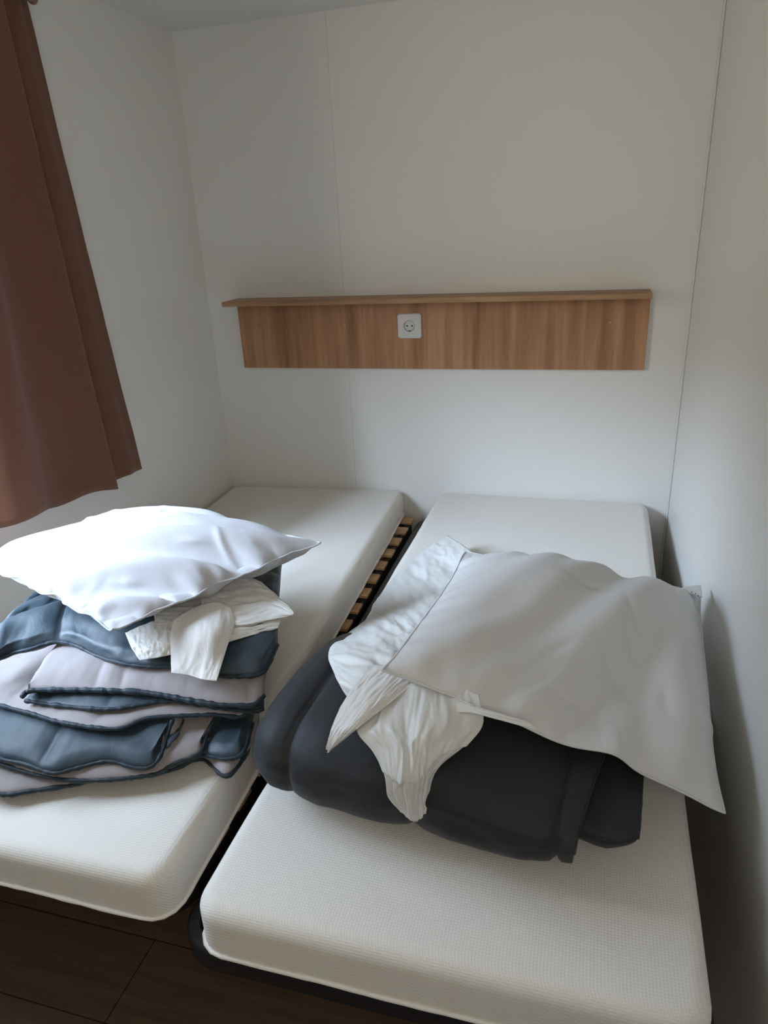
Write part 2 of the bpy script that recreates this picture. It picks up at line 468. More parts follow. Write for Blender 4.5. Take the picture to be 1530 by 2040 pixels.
# ------------------------------------------------------------------ cloth relaxation (position based dynamics on two sewn sheets)
def inflate(corners, rest, vol, support, n=54, steps=260, seed=1, grav=-0.5, pin=0.08, xmax=None, stiff=0.03, crown=0.03, curv=None):
    """a pillow: two square sheets sewn at the rim, blown up to volume vol, resting on support(x, y)"""
    rng = np.random.RandomState(seed)
    C = np.array(corners, float)                    # order: (0,0) (1,0) (1,1) (0,1)
    g = np.linspace(0, 1, n); U, V = np.meshgrid(g, g, indexing='ij')
    B = ((1 - U) * (1 - V))[..., None] * C[0] + (U * (1 - V))[..., None] * C[1] + (U * V)[..., None] * C[2] + ((1 - U) * V)[..., None] * C[3]
    nrm = np.cross(C[1] - C[0], C[3] - C[0]); nrm /= np.linalg.norm(nrm)
    if nrm[2] < 0: nrm = -nrm
    bul = (np.sin(np.pi * U) * np.sin(np.pi * V))[..., None]
    top = B + nrm * (.05 * bul) + rng.normal(0, .0012, B.shape); bot = B - nrm * (.03 * bul) + rng.normal(0, .0012, B.shape)
    MID = B + nrm * (crown * bul)
    if curv is not None: MID = MID + curv(U, V)
    X = np.stack([top, bot]); Vv = np.zeros_like(X)
    lu, lv = rest; du, dv = lu / (n - 1), lv / (n - 1)
    rim = np.zeros((n, n), bool); rim[0] = rim[-1] = True; rim[:, 0] = rim[:, -1] = True
    def pair(A, Bs, L, k, comp=1.0):
        a = X[A]; b = X[Bs]; d = b - a; l = np.linalg.norm(d, axis=-1, keepdims=True) + 1e-9
        c = (l - L); c = np.where(c < 0, c * comp, c)
        cor = d / l * c * .5 * k
        X[A] = a + cor; X[Bs] = b - cor
    def sl(a, b): return slice(a, b, 2)
    A_ = slice(None)
    orient = 1.0
    dt = 0.012
    for it in range(steps):
        # volume and pressure
        def faces_n(S):
            return np.cross(S[1:, 1:] - S[:-1, :-1], S[:-1, 1:] - S[1:, :-1]) * .5
        nt_, nb_ = faces_n(X[0]), faces_n(X[1])
        if it == 0:
            orient = 1.0 if (nt_.sum((0, 1)) @ nrm) > 0 else -1.0
        nt_ = nt_ * orient; nb_ = -nb_ * orient
        def cen(S): return (S[1:, 1:] + S[:-1, :-1] + S[:-1, 1:] + S[1:, :-1]) * .25
        volm = ((cen(X[0]) * nt_).sum() + (cen(X[1]) * nb_).sum()) / 3
        p = np.clip((vol - volm) / vol, -1, 1) * 9000
        F = np.zeros_like(X)
        for s, nn in ((0, nt_), (1, nb_)):
            f = nn * p * .25
            F[s, 1:, 1:] += f; F[s, :-1, :-1] += f; F[s, 1:, :-1] += f; F[s, :-1, 1:] += f
        mass = 0.25 * lu * lv / (n * n) * 4
        acc = F / mass * 0.02; acc[..., 2] += grav
        ln = np.linalg.norm(acc, axis=-1, keepdims=True); acc *= np.minimum(1, 60 / (ln + 1e-9))
        Vv = (Vv + acc * dt) * .94
        X0 = X.copy(); X = X + Vv * dt
        for sub in range(5):
            for off in (0, 1):
                i0, i1 = np.arange(off, n - 1, 2), np.arange(off + 1, n, 2)
                pair(np.s_[:, i0, :], np.s_[:, i1, :], du, 1.0, .9)
                pair(np.s_[:, :, i0], np.s_[:, :, i1], dv, 1.0, .9)
            dd = math.hypot(du, dv)
            for ou in (0, 1):
                for ov in (0, 1):
                    a0 = np.arange(ou, n - 1, 2); b0 = np.arange(ov, n - 1, 2)
                    pair(np.ix_([0, 1], a0, b0), np.ix_([0, 1], a0 + 1, b0 + 1), dd, .5, .35)
                    pair(np.ix_([0, 1], a0 + 1, b0), np.ix_([0, 1], a0, b0 + 1), dd, .5, .35)
            # bending
            for o3 in range(4):
                i0 = np.arange(o3, n - 4, 8)
                for o4 in (0, 4):
                    i1 = i0 + o4; i1 = i1[i1 + 4 < n]
                    if len(i1):
                        pair(np.s_[:, i1, :], np.s_[:, i1 + 4, :], du * 4, .10, .6)
                        pair(np.s_[:, :, i1], np.s_[:, :, i1 + 4], dv * 4, .10, .6)
            av = (X[0][rim] + X[1][rim]) * .5; X[0][rim] = av; X[1][rim] = av
            for (i, j), c in zip(((0, 0), (-1, 0), (-1, -1), (0, -1)), C):
                X[:, i, j] += (c - X[:, i, j]) * pin
            if stiff:                                   # the filling keeps the pillow from folding
                dv_ = (MID - (X[0] + X[1]) * .5) * stiff
                X[0] += dv_; X[1] += dv_
            hgt = support(X[..., 0], X[..., 1]) + .002
            X[..., 2] = np.maximum(X[..., 2], hgt)
            if xmax is not None: X[..., 0] = np.minimum(X[..., 0], xmax)
        Vv = (X - X0) / dt
        sp = np.linalg.norm(Vv, axis=-1, keepdims=True); Vv *= np.minimum(1, 1.5 / (sp + 1e-9))
    return X

def refine(S, m):
    rows = np.array([catmull_u(r, m) for r in S]); return np.array([catmull_u(rows[:, j], m) for j in range(m)]).transpose(1, 0, 2)
def catmull_u(pts, n):
    P = np.array(pts, float); Q = np.vstack([2 * P[0] - P[1], P, 2 * P[-1] - P[-2]])
    t = np.linspace(0, len(P) - 1 - 1e-9, n); i = t.astype(int); f = (t - i)[:, None]
    a, b, c, e = Q[i], Q[i + 1], Q[i + 2], Q[i + 3]
    return 0.5 * ((2 * b) + (-a + c) * f + (2 * a - 5 * b + 4 * c - e) * f * f + (-a + 3 * b - 3 * c + e) * f ** 3)
def pucker(X, seed, amp):
    """gathers running in from the rim seam and a few drag creases between the corners"""
    n = X.shape[1]; rs = np.random.RandomState(seed)
    creases = [(rs.uniform(.12, .88), rs.uniform(.12, .88), rs.uniform(0, math.pi), rs.uniform(.04, .12), rs.uniform(.4, 1.0)) for _ in range(14)]
    for s in (0, 1):
        S = X[s]; N_ = np.cross(np.gradient(S, axis=0), np.gradient(S, axis=1)); N_ /= np.linalg.norm(N_, axis=-1, keepdims=True) + 1e-12
        D = np.zeros((n, n))
        for i in range(n):
            for j in range(n):
                u, v = i / (n - 1), j / (n - 1); h = 0
                for d, t, k in ((u, v, 0), (1 - u, v, 1), (v, u, 2), (1 - v, u, 3)):
                    if d < .30:
                        h += math.exp(-d / .085) * noise.noise(Vector((t * 17 + k * 9.7 + seed, d * 3.2, s * 5.0))) * (d > 0)
                h += .35 * noise.noise(Vector((u * 4 + seed, v * 4, 7))) * .8
                for cu, cv, an, ln, st in creases:
                    du, dv = u - cu, v - cv
                    a = du * math.cos(an) + dv * math.sin(an); b = -du * math.sin(an) + dv * math.cos(an) + 1.5 * a * a
                    if abs(a) < ln * 2 and abs(b) < .06: h += st * .85 * math.exp(-(a / ln) ** 2 - (b / .014) ** 2)
                D[i, j] = h * min(1, min(u, v, 1 - u, 1 - v) * 30)
        sg = 1 if s == 0 else -1
        X[s] = S + N_ * (D * amp * sg)[..., None]
    return X

def pillow(name, X, mat, label, rim_r=0.0022, levels=1, seed=0, amp=.008, iron=5):
    X = X.copy()
    for _ in range(iron):                            # take out the sharpest buckles
        Y = X.copy()
        Y[:, 1:-1, 1:-1] = X[:, 1:-1, 1:-1] * .5 + (X[:, 2:, 1:-1] + X[:, :-2, 1:-1] + X[:, 1:-1, 2:] + X[:, 1:-1, :-2]) * .125
        Y[:, 1:-1, 0] = X[:, 1:-1, 0] * .6 + (X[:, 2:, 0] + X[:, :-2, 0]) * .2; Y[:, 1:-1, -1] = X[:, 1:-1, -1] * .6 + (X[:, 2:, -1] + X[:, :-2, -1]) * .2
        Y[:, 0, 1:-1] = X[:, 0, 1:-1] * .6 + (X[:, 0, 2:] + X[:, 0, :-2]) * .2; Y[:, -1, 1:-1] = X[:, -1, 1:-1] * .6 + (X[:, -1, 2:] + X[:, -1, :-2]) * .2
        X = Y
    X = np.stack([refine(X[0], 112), refine(X[1], 112)]); n = 112
    X = pucker(X, seed, amp)
    base = X.reshape(-1, 3); c = np.array([base[:, 0].mean(), base[:, 1].mean(), base[:, 2].min()])
    rt = empty(name, tuple(c)); tag(rt, label, 'pillow')
    bm = bmesh.new(); idx = {}
    for s in (0, 1):
        for i in range(n):
            for j in range(n):
                edge = i in (0, n - 1) or j in (0, n - 1)
                if s == 1 and edge: idx[(1, i, j)] = idx[(0, i, j)]; continue
                idx[(s, i, j)] = bm.verts.new(X[s, i, j] - c)
    for s in (0, 1):
        for i in range(n - 1):
            for j in range(n - 1):
                q = [idx[(s, i, j)], idx[(s, i + 1, j)], idx[(s, i + 1, j + 1)], idx[(s, i, j + 1)]]
                bm.faces.new(q if s == 0 else q[::-1])
    bmesh.ops.recalc_face_normals(bm, faces=bm.faces)
    o = link_mesh('pillow_case', bm, mat, rt)
    md = o.modifiers.new('subd', 'SUBSURF'); md.levels = levels; md.render_levels = levels
    ed = [X[0, i, 0] for i in range(n - 1)] + [X[0, n - 1, j] for j in range(n - 1)] + [X[0, i, n - 1] for i in range(n - 1, 0, -1)] + [X[0, 0, j] for j in range(n - 1, 0, -1)]
    bm = bmesh.new(); add_tube(bm, np.array(ed) - c, rim_r, 6, closed=True)
    link_mesh('seam_edge', bm, mat, rt)
    return rt, c

# ------------------------------------------------------------------ folded duvet on the left mattress
def smooth(t): t = np.clip(t, 0, 1); return t * t * (3 - 2 * t)
fd = empty('folded_duvet', (0.45, -1.45, 0.50))
tag(fd, 'petrol blue and mauve grey quilted duvet folded in a tall pile on the left mattress', 'duvet')
FC = np.array([0.45, -1.45, 0.50])
def quilt_fold(front, back, zb, t0, mats, seams_u, seams_v, nu=110, nv=46, drop=0.16, seed=0, pipe=0.0045, wob=0.006, pname='quilted_fold', sides=(0, 0), part_label=None):
    """one folded leaf of the duvet: a puffy pad between the front edge curve and the back edge curve"""
    F = catmull(front, nu); Bk = catmull(back, nu)
    u = np.linspace(0, 1, nu); v = np.linspace(0, 1, nv) ** 1.35
    Lf = np.linalg.norm(np.diff(F, axis=0), axis=1).sum(); D = np.linalg.norm(F[nu // 2, :2] - Bk[nu // 2, :2])
    bm = bmesh.new(); top, bot = {}, {}
    su = np.array(seams_u); sv = np.array(seams_v)
    P0 = np.zeros((nu, nv, 3)); TH = np.zeros((nu, nv))
    for i in range(nu):
        for j in range(nv):
            p = F[i] * (1 - v[j]) + Bk[i] * v[j]
            s = smooth(min(v[j] * D / drop, 1.0)); zz = F[i][2] + (zb + 0 - F[i][2]) * s
            p[2] = zz
            ds = min([abs(u[i] - a) * Lf for a in su] + [abs(v[j] - a) * D for a in sv] + [9])
            de = min(u[i] * Lf, (1 - u[i]) * Lf, v[j] * D, (1 - v[j]) * D)
            puff = 0.42 + 0.58 * min(1, (ds / .035)) ** .5
            edge = min(1, de / .028) ** .5
            TH[i, j] = t0 * puff * edge * .5 + .0008
            w = fbm(p[0] * 1 + seed, p[1], p[2] * .3, 3, 9) * wob + fbm(p[0] * 2.1, p[1] * .9 + seed, 0, 2, 16) * wob * .5
            p[2] += w * min(1, de / .02 + .35)
            P0[i, j] = p
    for i in range(nu):
        for j in range(nv):
            p = P0[i, j] - FC
            edge = i in (0, nu - 1) or j in (0, nv - 1)
            if edge: top[i, j] = bot[i, j] = bm.verts.new(p)
            else:
                a = P0[i + 1, j] - P0[i - 1, j]; b = P0[i, j + 1] - P0[i, j - 1]; nn = np.cross(a, b); nn /= np.linalg.norm(nn) + 1e-9
                if nn[2] < 0: nn = -nn
                top[i, j] = bm.verts.new(p + nn * TH[i, j]); bot[i, j] = bm.verts.new(p - nn * TH[i, j] * .8)
    for i in range(nu - 1):
        for j in range(nv - 1):
            for dct, mi, fl in ((top, 0, False), (bot, 1, True)):
                q = [dct[i, j], dct[i + 1, j], dct[i + 1, j + 1], dct[i, j + 1]]
                f = bm.faces.new(q if not fl else q[::-1]); f.material_index = mi
    o = link_mesh(pname, bm, mats, fd)
    if part_label: o['label'] = part_label
    if pipe:
        pts = ([P0[0, j] for j in range(nv - 1, 0, -3)] if sides[0] else []) + [P0[i, 0] for i in range(nu)] + ([P0[nu - 1, j] for j in range(1, nv, 3)] if sides[1] else [])
        pts = np.array(pts) - FC
        bm = bmesh.new(); add_tube(bm, pts, pipe, 8, jitter=.55)
        link_mesh('piping', bm, M_QPIPE, o)
    return o
DL, LD = [M_QDARK, M_QLIGHT], [M_QLIGHT, M_QDARK]
BK = lambda z, x0=.26, x1=.745, y=-1.20: [(x0, y - .02, z), (.40, y + .02, z), (.60, y + .02, z), (x1, y - .02, z)]
quilt_fold([(.22, -1.80, .520), (.32, -1.815, .520), (0.4311, -1.8323, 0.5180), (0.4847, -1.8119, 0.5180), (0.5621, -1.7765, 0.5180), (0.5932, -1.7555, 0.5180), (0.7222, -1.7059, 0.5200), (0.7755, -1.6596, 0.5220), (0.8417, -1.6894, 0.5180), (0.8594, -1.6649, 0.5200), (0.8626, -1.6162, 0.5300)],
           BK(.526), .526, .032, LD, [.2, .55, .85], [.3, .6], seed=1, wob=.005)
quilt_fold([(.22, -1.76, .54), (0.5114, -1.7815, 0.5350), (0.6069, -1.7529, 0.5350), (0.7268, -1.7088, 0.5350), (0.7841, -1.6696, 0.5400), (0.8405, -1.6693, 0.5430), (0.8706, -1.6501, 0.5500), (0.8592, -1.5805, 0.5650)],
           BK(.552), .552, .040, DL, [.25, .5, .8], [.33, .66], seed=2, wob=.005)
quilt_fold([(.22, -1.77, .56), (0.5213, -1.7918, 0.5400), (0.7036, -1.7428, 0.5380), (0.7448, -1.7075, 0.5450), (0.7849, -1.6722, 0.5500), (0.7822, -1.6349, 0.5630), (0.7884, -1.6008, 0.5880)],
           BK(.578, .26, .72), .578, .030, LD, [.3, .7], [.33, .66], seed=3, wob=.004)
quilt_fold([(.20, -1.75, .57), (.30, -1.78, .565), (0.4046, -1.7888, 0.5620), (0.4649, -1.7889, 0.5600), (0.5325, -1.7934, 0.5550), (0.5704, -1.7742, 0.5580), (0.6258, -1.7464, 0.5620), (0.6859, -1.7445, 0.5560), (0.7137, -1.7355, 0.5560), (0.7224, -1.7110, 0.5650), (0.7145, -1.6654, 0.5820), (0.7201, -1.6488, 0.6050)],
           BK(.602, .25, .66), .602, .040, DL, [.05, .475], [.36, .7], seed=4, wob=.004, drop=.20)
quilt_fold([(.22, -1.68, .622), (.30, -1.70, .620), (0.3403, -1.7008, 0.6160), (0.4196, -1.7053, 0.6120), (0.5131, -1.7147, 0.6100), (0.6222, -1.7030, 0.6060), (0.6683, -1.6665, 0.6100), (0.7345, -1.6425, 0.6100), (0.8027, -1.6218, 0.6080), (0.8529, -1.6148, 0.6060), (0.8737, -1.5895, 0.6100)],
           BK(.632), .632, .022, LD, [.2, .52, .93], [.33, .66], seed=5, wob=.004, drop=.30)
quilt_fold([(0.4049, -1.6956, 0.6340), (0.4744, -1.6904, 0.6300), (0.5964, -1.6760, 0.6290), (0.6972, -1.6318, 0.6320), (0.8063, -1.6228, 0.6280), (0.8818, -1.6181, 0.6270), (0.9056, -1.6075, 0.6290)],
           BK(.654, .32), .654, .018, DL, [.1, .36, .8], [.33, .66], seed=6, wob=.001, drop=.09)
quilt_fold([(0.4148, -1.7099, 0.6550), (0.4210, -1.6891, 0.6570), (0.5009, -1.6687, 0.6570), (0.5962, -1.6505, 0.6560), (0.6707, -1.6390, 0.6530), (0.8063, -1.6380, 0.6480), (0.8575, -1.6304, 0.6470), (0.8908, -1.6203, 0.6460), (0.9036, -1.5946, 0.6520)],
           BK(.676, .33), .676, .030, LD, [.30, .40, .93], [.40, .7], seed=7, wob=.004, drop=.07, pipe=.0055)
quilt_fold([(0.2887, -1.6781, 0.6850), (0.3102, -1.6433, 0.6900), (0.3329, -1.6229, 0.6950), (0.3631, -1.6106, 0.7000), (0.4057, -1.5817, 0.7050), (0.4522, -1.5765, 0.7000), (0.5101, -1.5886, 0.6900), (0.5896, -1.6111, 0.6970), (0.6487, -1.6105, 0.6950), (0.7121, -1.5994, 0.6940), (0.7956, -1.6056, 0.6920), (0.8568, -1.5950, 0.6900), (0.8946, -1.5697, 0.6900), (0.8941, -1.4944, 0.7050)],
           [(.255, -1.48, .722), (.30, -1.30, .722), (.42, -1.18, .722), (.60, -1.14, .722), (.765, -1.165, .712)], .728, .044, DL, [.22, .62], [.45, .75], seed=8, wob=.008, drop=.14)

# ------------------------------------------------------------------ loose sheets: patches through a net of points
def patch_surface(net, nu, nv):
    net = np.array(net, float)                     # rows x cols x 3
    rows = np.array([catmull_u(r, nu) for r in net]); cols = np.array([catmull_u(rows[:, i], nv) for i in range(nu)])
    return cols                                    # nu x nv x 3
def cloth_patch(bm, net, org, nu=70, nv=70, wr=0.004, freq=14, dirs=(1, .35), seed=0, thick=0.0012, hem=None, mi=0, edge_fade=True):
    S = patch_surface(net, nu, nv)
    N_ = np.zeros_like(S)
    for i in range(nu):
        for j in range(nv):
            a = S[min(i + 1, nu - 1), j] - S[max(i - 1, 0), j]; b = S[i, min(j + 1, nv - 1)] - S[i, max(j - 1, 0)]
            nn = np.cross(a, b); l = np.linalg.norm(nn); nn = nn / l if l > 1e-12 else np.array([0, 0, 1.0])
            if nn[2] < -0.2: nn = -nn
            N_[i, j] = nn
    Q = S.copy()
    for i in range(nu):
        for j in range(nv):
            u, v = i / (nu - 1), j / (nv - 1)
            r = 1 - abs(fbm(u * dirs[0] * freq / 4 + seed, v * dirs[1] * freq / 4, seed * 1.7, 3, 2.0)) * 3.0
            s = fbm(u * dirs[0] * freq / 2 + 5 + seed, v * dirs[1] * freq / 2, 0, 2, 1.0)
            f = 1.0
            if edge_fade: f = min(1, min(u, 1 - u, v, 1 - v) * 8 + .45)
            Q[i, j] = S[i, j] + N_[i, j] * wr * (max(r, -1) * .8 + s) * f
    vs = [[[bm.verts.new(Q[i, j] + N_[i, j] * thick * sg - org) for j in range(nv)] for i in range(nu)] for sg in (1, -1)]
    for i in range(nu - 1):
        for j in range(nv - 1):
            f = bm.faces.new((vs[0][i][j], vs[0][i + 1][j], vs[0][i + 1][j + 1], vs[0][i][j + 1])); f.material_index = mi
            f = bm.faces.new((vs[1][i][j + 1], vs[1][i + 1][j + 1], vs[1][i + 1][j], vs[1][i][j])); f.material_index = mi
    bd = [(i, 0) for i in range(nu)] + [(nu - 1, j) for j in range(1, nv)] + [(i, nv - 1) for i in range(nu - 2, -1, -1)] + [(0, j) for j in range(nv - 2, 0, -1)]
    for a, b in zip(bd, bd[1:] + bd[:1]):
        f = bm.faces.new((vs[1][a[0]][a[1]], vs[1][b[0]][b[1]], vs[0][b[0]][b[1]], vs[0][a[0]][a[1]])); f.material_index = mi
    return Q
SO = np.array([0.68, -1.42, 0.72])
bm = bmesh.new()
cloth_patch(bm, [[(0.5837, -1.5709, 0.7420), (0.6263, -1.5390, 0.7550), (0.6850, -1.5130, 0.7650)], [(0.6177, -1.6026, 0.7320), (0.6626, -1.5901, 0.7420), (0.7073, -1.5746, 0.7500)], [(0.6465, -1.6204, 0.7160), (0.6775, -1.6109, 0.7200), (0.7106, -1.5924, 0.7220)]], SO, 50, 40, .003, 12, (1, .6), 3)
cloth_patch(bm, [[(0.5678, -1.4436, 0.7700), (0.6827, -1.4218, 0.7700), (0.7686, -1.3962, 0.7650), (0.8287, -1.3819, 0.7570)], [(0.6430, -1.5460, 0.7550), (0.7462, -1.5389, 0.7570), (0.8192, -1.5019, 0.7520), (0.8832, -1.4487, 0.7440)], [(0.6763, -1.5906, 0.7320), (0.7660, -1.5807, 0.7350), (0.8322, -1.5324, 0.7370), (0.8913, -1.4776, 0.7350)]], SO, 80, 50, .005, 16, (.4, 1.4), 11)
cloth_patch(bm, [[(0.6551, -1.3667, 0.7900), (0.7119, -1.3765, 0.7900), (0.7698, -1.3669, 0.7880), (0.8097, -1.3697, 0.7780)], [(0.7130, -1.4724, 0.7820), (0.7830, -1.4702, 0.7760), (0.8440, -1.4255, 0.7700), (0.9085, -1.4362, 0.7570)], [(0.7420, -1.5070, 0.7680), (0.8158, -1.5170, 0.7570), (0.8712, -1.4772, 0.7520), (0.9087, -1.4497, 0.7500)]], SO, 90, 50, .004, 14, (.5, 1.5), 23)
cloth_patch(bm, [[(0.6952, -1.5560, 0.7780), (0.7219, -1.5183, 0.7880), (0.7582, -1.4869, 0.7900), (0.7958, -1.4934, 0.7820)], [(0.6979, -1.5759, 0.7520), (0.7553, -1.5819, 0.7700), (0.7974, -1.5658, 0.7700), (0.8115, -1.5168, 0.7600)],
                 [(0.7182, -1.6158, 0.7300), (0.7633, -1.6162, 0.7340), (0.8051, -1.6116, 0.7320), (0.8200, -1.5706, 0.7380)], [(0.7314, -1.6410, 0.7120), (0.7670, -1.6389, 0.7110), (0.8026, -1.6438, 0.7090), (0.8306, -1.6414, 0.7080)]], SO, 60, 60, .0022, 9, (1, .4), 31)
ls = link_mesh('crumpled_sheet', bm, M_SHEET); ls.location = tuple(SO)
tag(ls, 'crumpled white sheet with a hanging flap, between the folded duvet and the white pillow', 'sheet')

SR = np.array([1.15, -1.5, 0.72])
bm = bmesh.new()
cloth_patch(bm, [[(1.0827, -0.5831, 0.5650), (1.1408, -0.7047, 0.6000), (1.2040, -0.8498, 0.6400)], [(1.0333, -0.6854, 0.5600), (1.1209, -0.8780, 0.6100), (1.2034, -1.0573, 0.6700)], [(0.9922, -0.8438, 0.5600), (1.0892, -1.0252, 0.6200), (1.1862, -1.2275, 0.6900)],
                 [(0.9733, -1.0539, 0.5700), (1.0807, -1.2256, 0.6500), (1.1775, -1.3710, 0.7200)], [(1.0032, -1.2097, 0.6150), (1.1072, -1.3830, 0.7000), (1.1818, -1.4974, 0.7500)], [(1.0028, -1.4624, 0.6900), (1.1067, -1.5409, 0.7450), (1.1811, -1.5899, 0.7650)],
                 [(1.0591, -1.5935, 0.7220), (1.1341, -1.6437, 0.7570), (1.1986, -1.6561, 0.7700)], [(1.1226, -1.6855, 0.7370), (1.1659, -1.7029, 0.7570), (1.2093, -1.6974, 0.7650)], [(1.1649, -1.7379, 0.7420), (1.2010, -1.7334, 0.7550), (1.2338, -1.7261, 0.7600)]], SR, 60, 150, .009, 11, (.3, 2.4), 5)
cloth_patch(bm, [[(1.1692, -1.7298, 0.7520), (1.2145, -1.6814, 0.7780), (1.2704, -1.6546, 0.7880), (1.3473, -1.6769, 0.7820)], [(1.1574, -1.7590, 0.7420), (1.2245, -1.7566, 0.7570), (1.2803, -1.7443, 0.7620), (1.3574, -1.7047, 0.7470)],
                 [(1.1928, -1.7827, 0.7220), (1.2393, -1.7840, 0.7400), (1.2778, -1.7731, 0.7400), (1.3348, -1.7389, 0.7270)], [(1.2147, -1.7999, 0.6900), (1.2448, -1.8107, 0.7060), (1.2744, -1.7984, 0.7060), (1.2945, -1.7633, 0.6940)],
                 [(1.2182, -1.8011, 0.6500), (1.2451, -1.8118, 0.6640), (1.2685, -1.8064, 0.6640), (1.2819, -1.7753, 0.6500)], [(1.2340, -1.7954, 0.6180), (1.2489, -1.8010, 0.6140), (1.2640, -1.8010, 0.6100), (1.2763, -1.7878, 0.6180)]], SR, 100, 90, .007, 9, (1.3, .5), 17)
cloth_patch(bm, [[(1.2331, -1.6865, 0.7680), (1.2843, -1.6808, 0.7780), (1.3471, -1.7027, 0.7780), (1.4288, -1.7094, 0.7680)], [(1.2627, -1.7025, 0.7620), (1.3169, -1.6959, 0.7740), (1.3684, -1.7085, 0.7740), (1.4386, -1.7122, 0.7640)], [(1.2830, -1.7182, 0.7550), (1.3273, -1.7083, 0.7670), (1.3772, -1.7130, 0.7670), (1.4469, -1.7152, 0.7580)]], SR, 60, 20, .002, 8, (.5, 1), 41)
fs = link_mesh('fitted_sheet', bm, M_SATIN); fs.location = tuple(SR)
tag(fs, 'cream satin sheet with a ruffled edge, its tail hanging over the rolled duvet', 'sheet')
bm = bmesh.new()
cloth_patch(bm, [[(1.1021, -1.7672, 0.7000), (1.1129, -1.7426, 0.7420), (1.1283, -1.6958, 0.7720), (1.1547, -1.6347, 0.7860)], [(1.1079, -1.7686, 0.6980), (1.1489, -1.7631, 0.7520), (1.1759, -1.7179, 0.7780), (1.2058, -1.6455, 0.7900)], [(1.1052, -1.7695, 0.6940), (1.1597, -1.7646, 0.7500), (1.2085, -1.7096, 0.7740), (1.2390, -1.6498, 0.7800)]], SR, 80, 60, .0035, 14, (.5, 1.6), 51)
fl = link_mesh('pillow_cover', bm, M_SHEET); fl.location = tuple(SR)
tag(fl, 'thin white pillow cover with a pointed corner, lying on the cream satin sheet', 'pillow cover')

# ------------------------------------------------------------------ rolled duvet on the right mattress
def make_roll():
    rt = empty('rolled_duvet', (1.26, -1.555, 0.50)); rt.rotation_euler[2] = math.radians(-5.5)
    tag(rt, 'plain charcoal duvet rolled into a thick bundle on the right mattress, under the pillow', 'duvet')
    x0, x1 = -0.315, 0.29
    A, H = 0.225, 0.090                              # half depth and half height of the bundle
    turns = 2.15; ns, nx = 230, 84
    seams = [-0.225, 0.012, 0.247]
    gap = 0.050
    S = np.zeros((2, ns, nx, 3))
    for i in range(ns):
        k = i / (ns - 1); th = -0.62 * math.pi + 2 * math.pi * turns * (1 - k)       # outer end tucked low at the back
        shrink = gap * turns * k
        a, b = A - shrink, max(H - shrink * .88, .012); a = max(a, .02)
        for j in range(nx):
            e = j / (nx - 1)
            xr = x1 + 0.075 * smooth((k - .18) * 4) - .02 * smooth((k - .75) * 6)
            x = x0 + 0.02 * smooth(k * 2) + (xr - x0 - .02) * (0.5 - 0.5 * math.cos(math.pi * e)) * 1.0
            de = min(x - x0 - 0.02 * smooth(k * 2), xr - x) ; de = max(de, 0)
            ds = min(abs(x - s_) for s_ in seams)
            puff = 0.40 + 0.42 * min(1, ds / .06) ** .5 + .18 * min(1, ds / .008)
            edge = min(1, de / .045) ** .5
            t = gap * .5 * puff * edge * 1.02 + .001
            yy, zz = math.cos(th), math.sin(th)
            p_ = 2.6; q = (abs(yy) ** p_ + abs(zz) ** p_) ** (-1 / p_)
            ends = 1 - .10 * smooth(1 - (x - x0) / .09) * (1 - k)
            for s_, sg in ((0, 1), (1, -1)):
                bulge = 1.0
                ra, rb = (a + sg * t - .012 * (1 - puff)), (b + sg * t - .010 * (1 - puff))
                w = 1 + .032 * fbm(x * 5, yy * 1.3 + k, zz * 1.3, 3, 2.1)
                y = yy * q * ra * w * ends; z = zz * q * rb * w * ends
                sag = -.034 * smooth((x - .02) / .30) * smooth((z + .02) / .08)
                S[s_, i, j] = (x, y, z + H + gap * .5 + .004 + sag)
    zmin = S[..., 2].min(); S[..., 2] -= zmin
    S[..., 2] = np.where(S[..., 2] < .012, .012 * (S[..., 2] / .012) ** .5 * .6, S[..., 2])
    bm = bmesh.new()
    vs = [[[bm.verts.new(S[s_, i, j]) for j in range(nx)] for i in range(ns)] for s_ in (0, 1)]
    for i in range(ns - 1):
        for j in range(nx - 1):
            bm.faces.new((vs[0][i][j], vs[0][i][j + 1], vs[0][i + 1][j + 1], vs[0][i + 1][j]))
            bm.faces.new((vs[1][i][j], vs[1][i + 1][j], vs[1][i + 1][j + 1], vs[1][i][j + 1]))
        for j in (0, nx - 1):
            bm.faces.new((vs[0][i][j], vs[0][i + 1][j], vs[1][i + 1][j], vs[1][i][j]))
    for i in (0, ns - 1):
        for j in range(nx - 1): bm.faces.new((vs[0][i][j], vs[1][i][j], vs[1][i][j + 1], vs[0][i][j + 1]))
    bmesh.ops.recalc_face_normals(bm, faces=bm.faces)
    link_mesh('quilted_cover', bm, M_ROLL, rt)
    # edge binding along both ends of the sheet
    for j in (0, nx - 1):
        bm = bmesh.new(); add_tube(bm, ((S[0] + S[1]) / 2)[::2, j], .0035, 6, jitter=.3)
        link_mesh('edge_binding', bm, M_ROLL, rt)
    return rt
make_roll()

# ------------------------------------------------------------------ pillows
def support_left(x, y):
    inside = np.minimum(np.minimum(x - .24, .90 - x), np.minimum(y + 1.80, -1.10 - y))
    s = np.clip(inside / .04 + 1, 0, 1)
    return .503 + (.750 - .503) * s * s * (3 - 2 * s)
pl = [(0.1313, -1.4745, 0.8250), (0.6340, -1.6573, 0.8150), (0.9269, -1.2967, 0.8550)]
pl.append(tuple(np.array(pl[0]) + np.array(pl[2]) - np.array(pl[1]) + np.array((0, 0, -.035))))
X = inflate(pl, (0.63, 0.545), 0.0165, support_left, seed=3, crown=.01, stiff=.01)
pillow('square_pillow', X, M_PILLOW, 'bright white square pillow lying on the crumpled sheet and folded duvet at the left', seed=3, amp=.0085, iron=2)

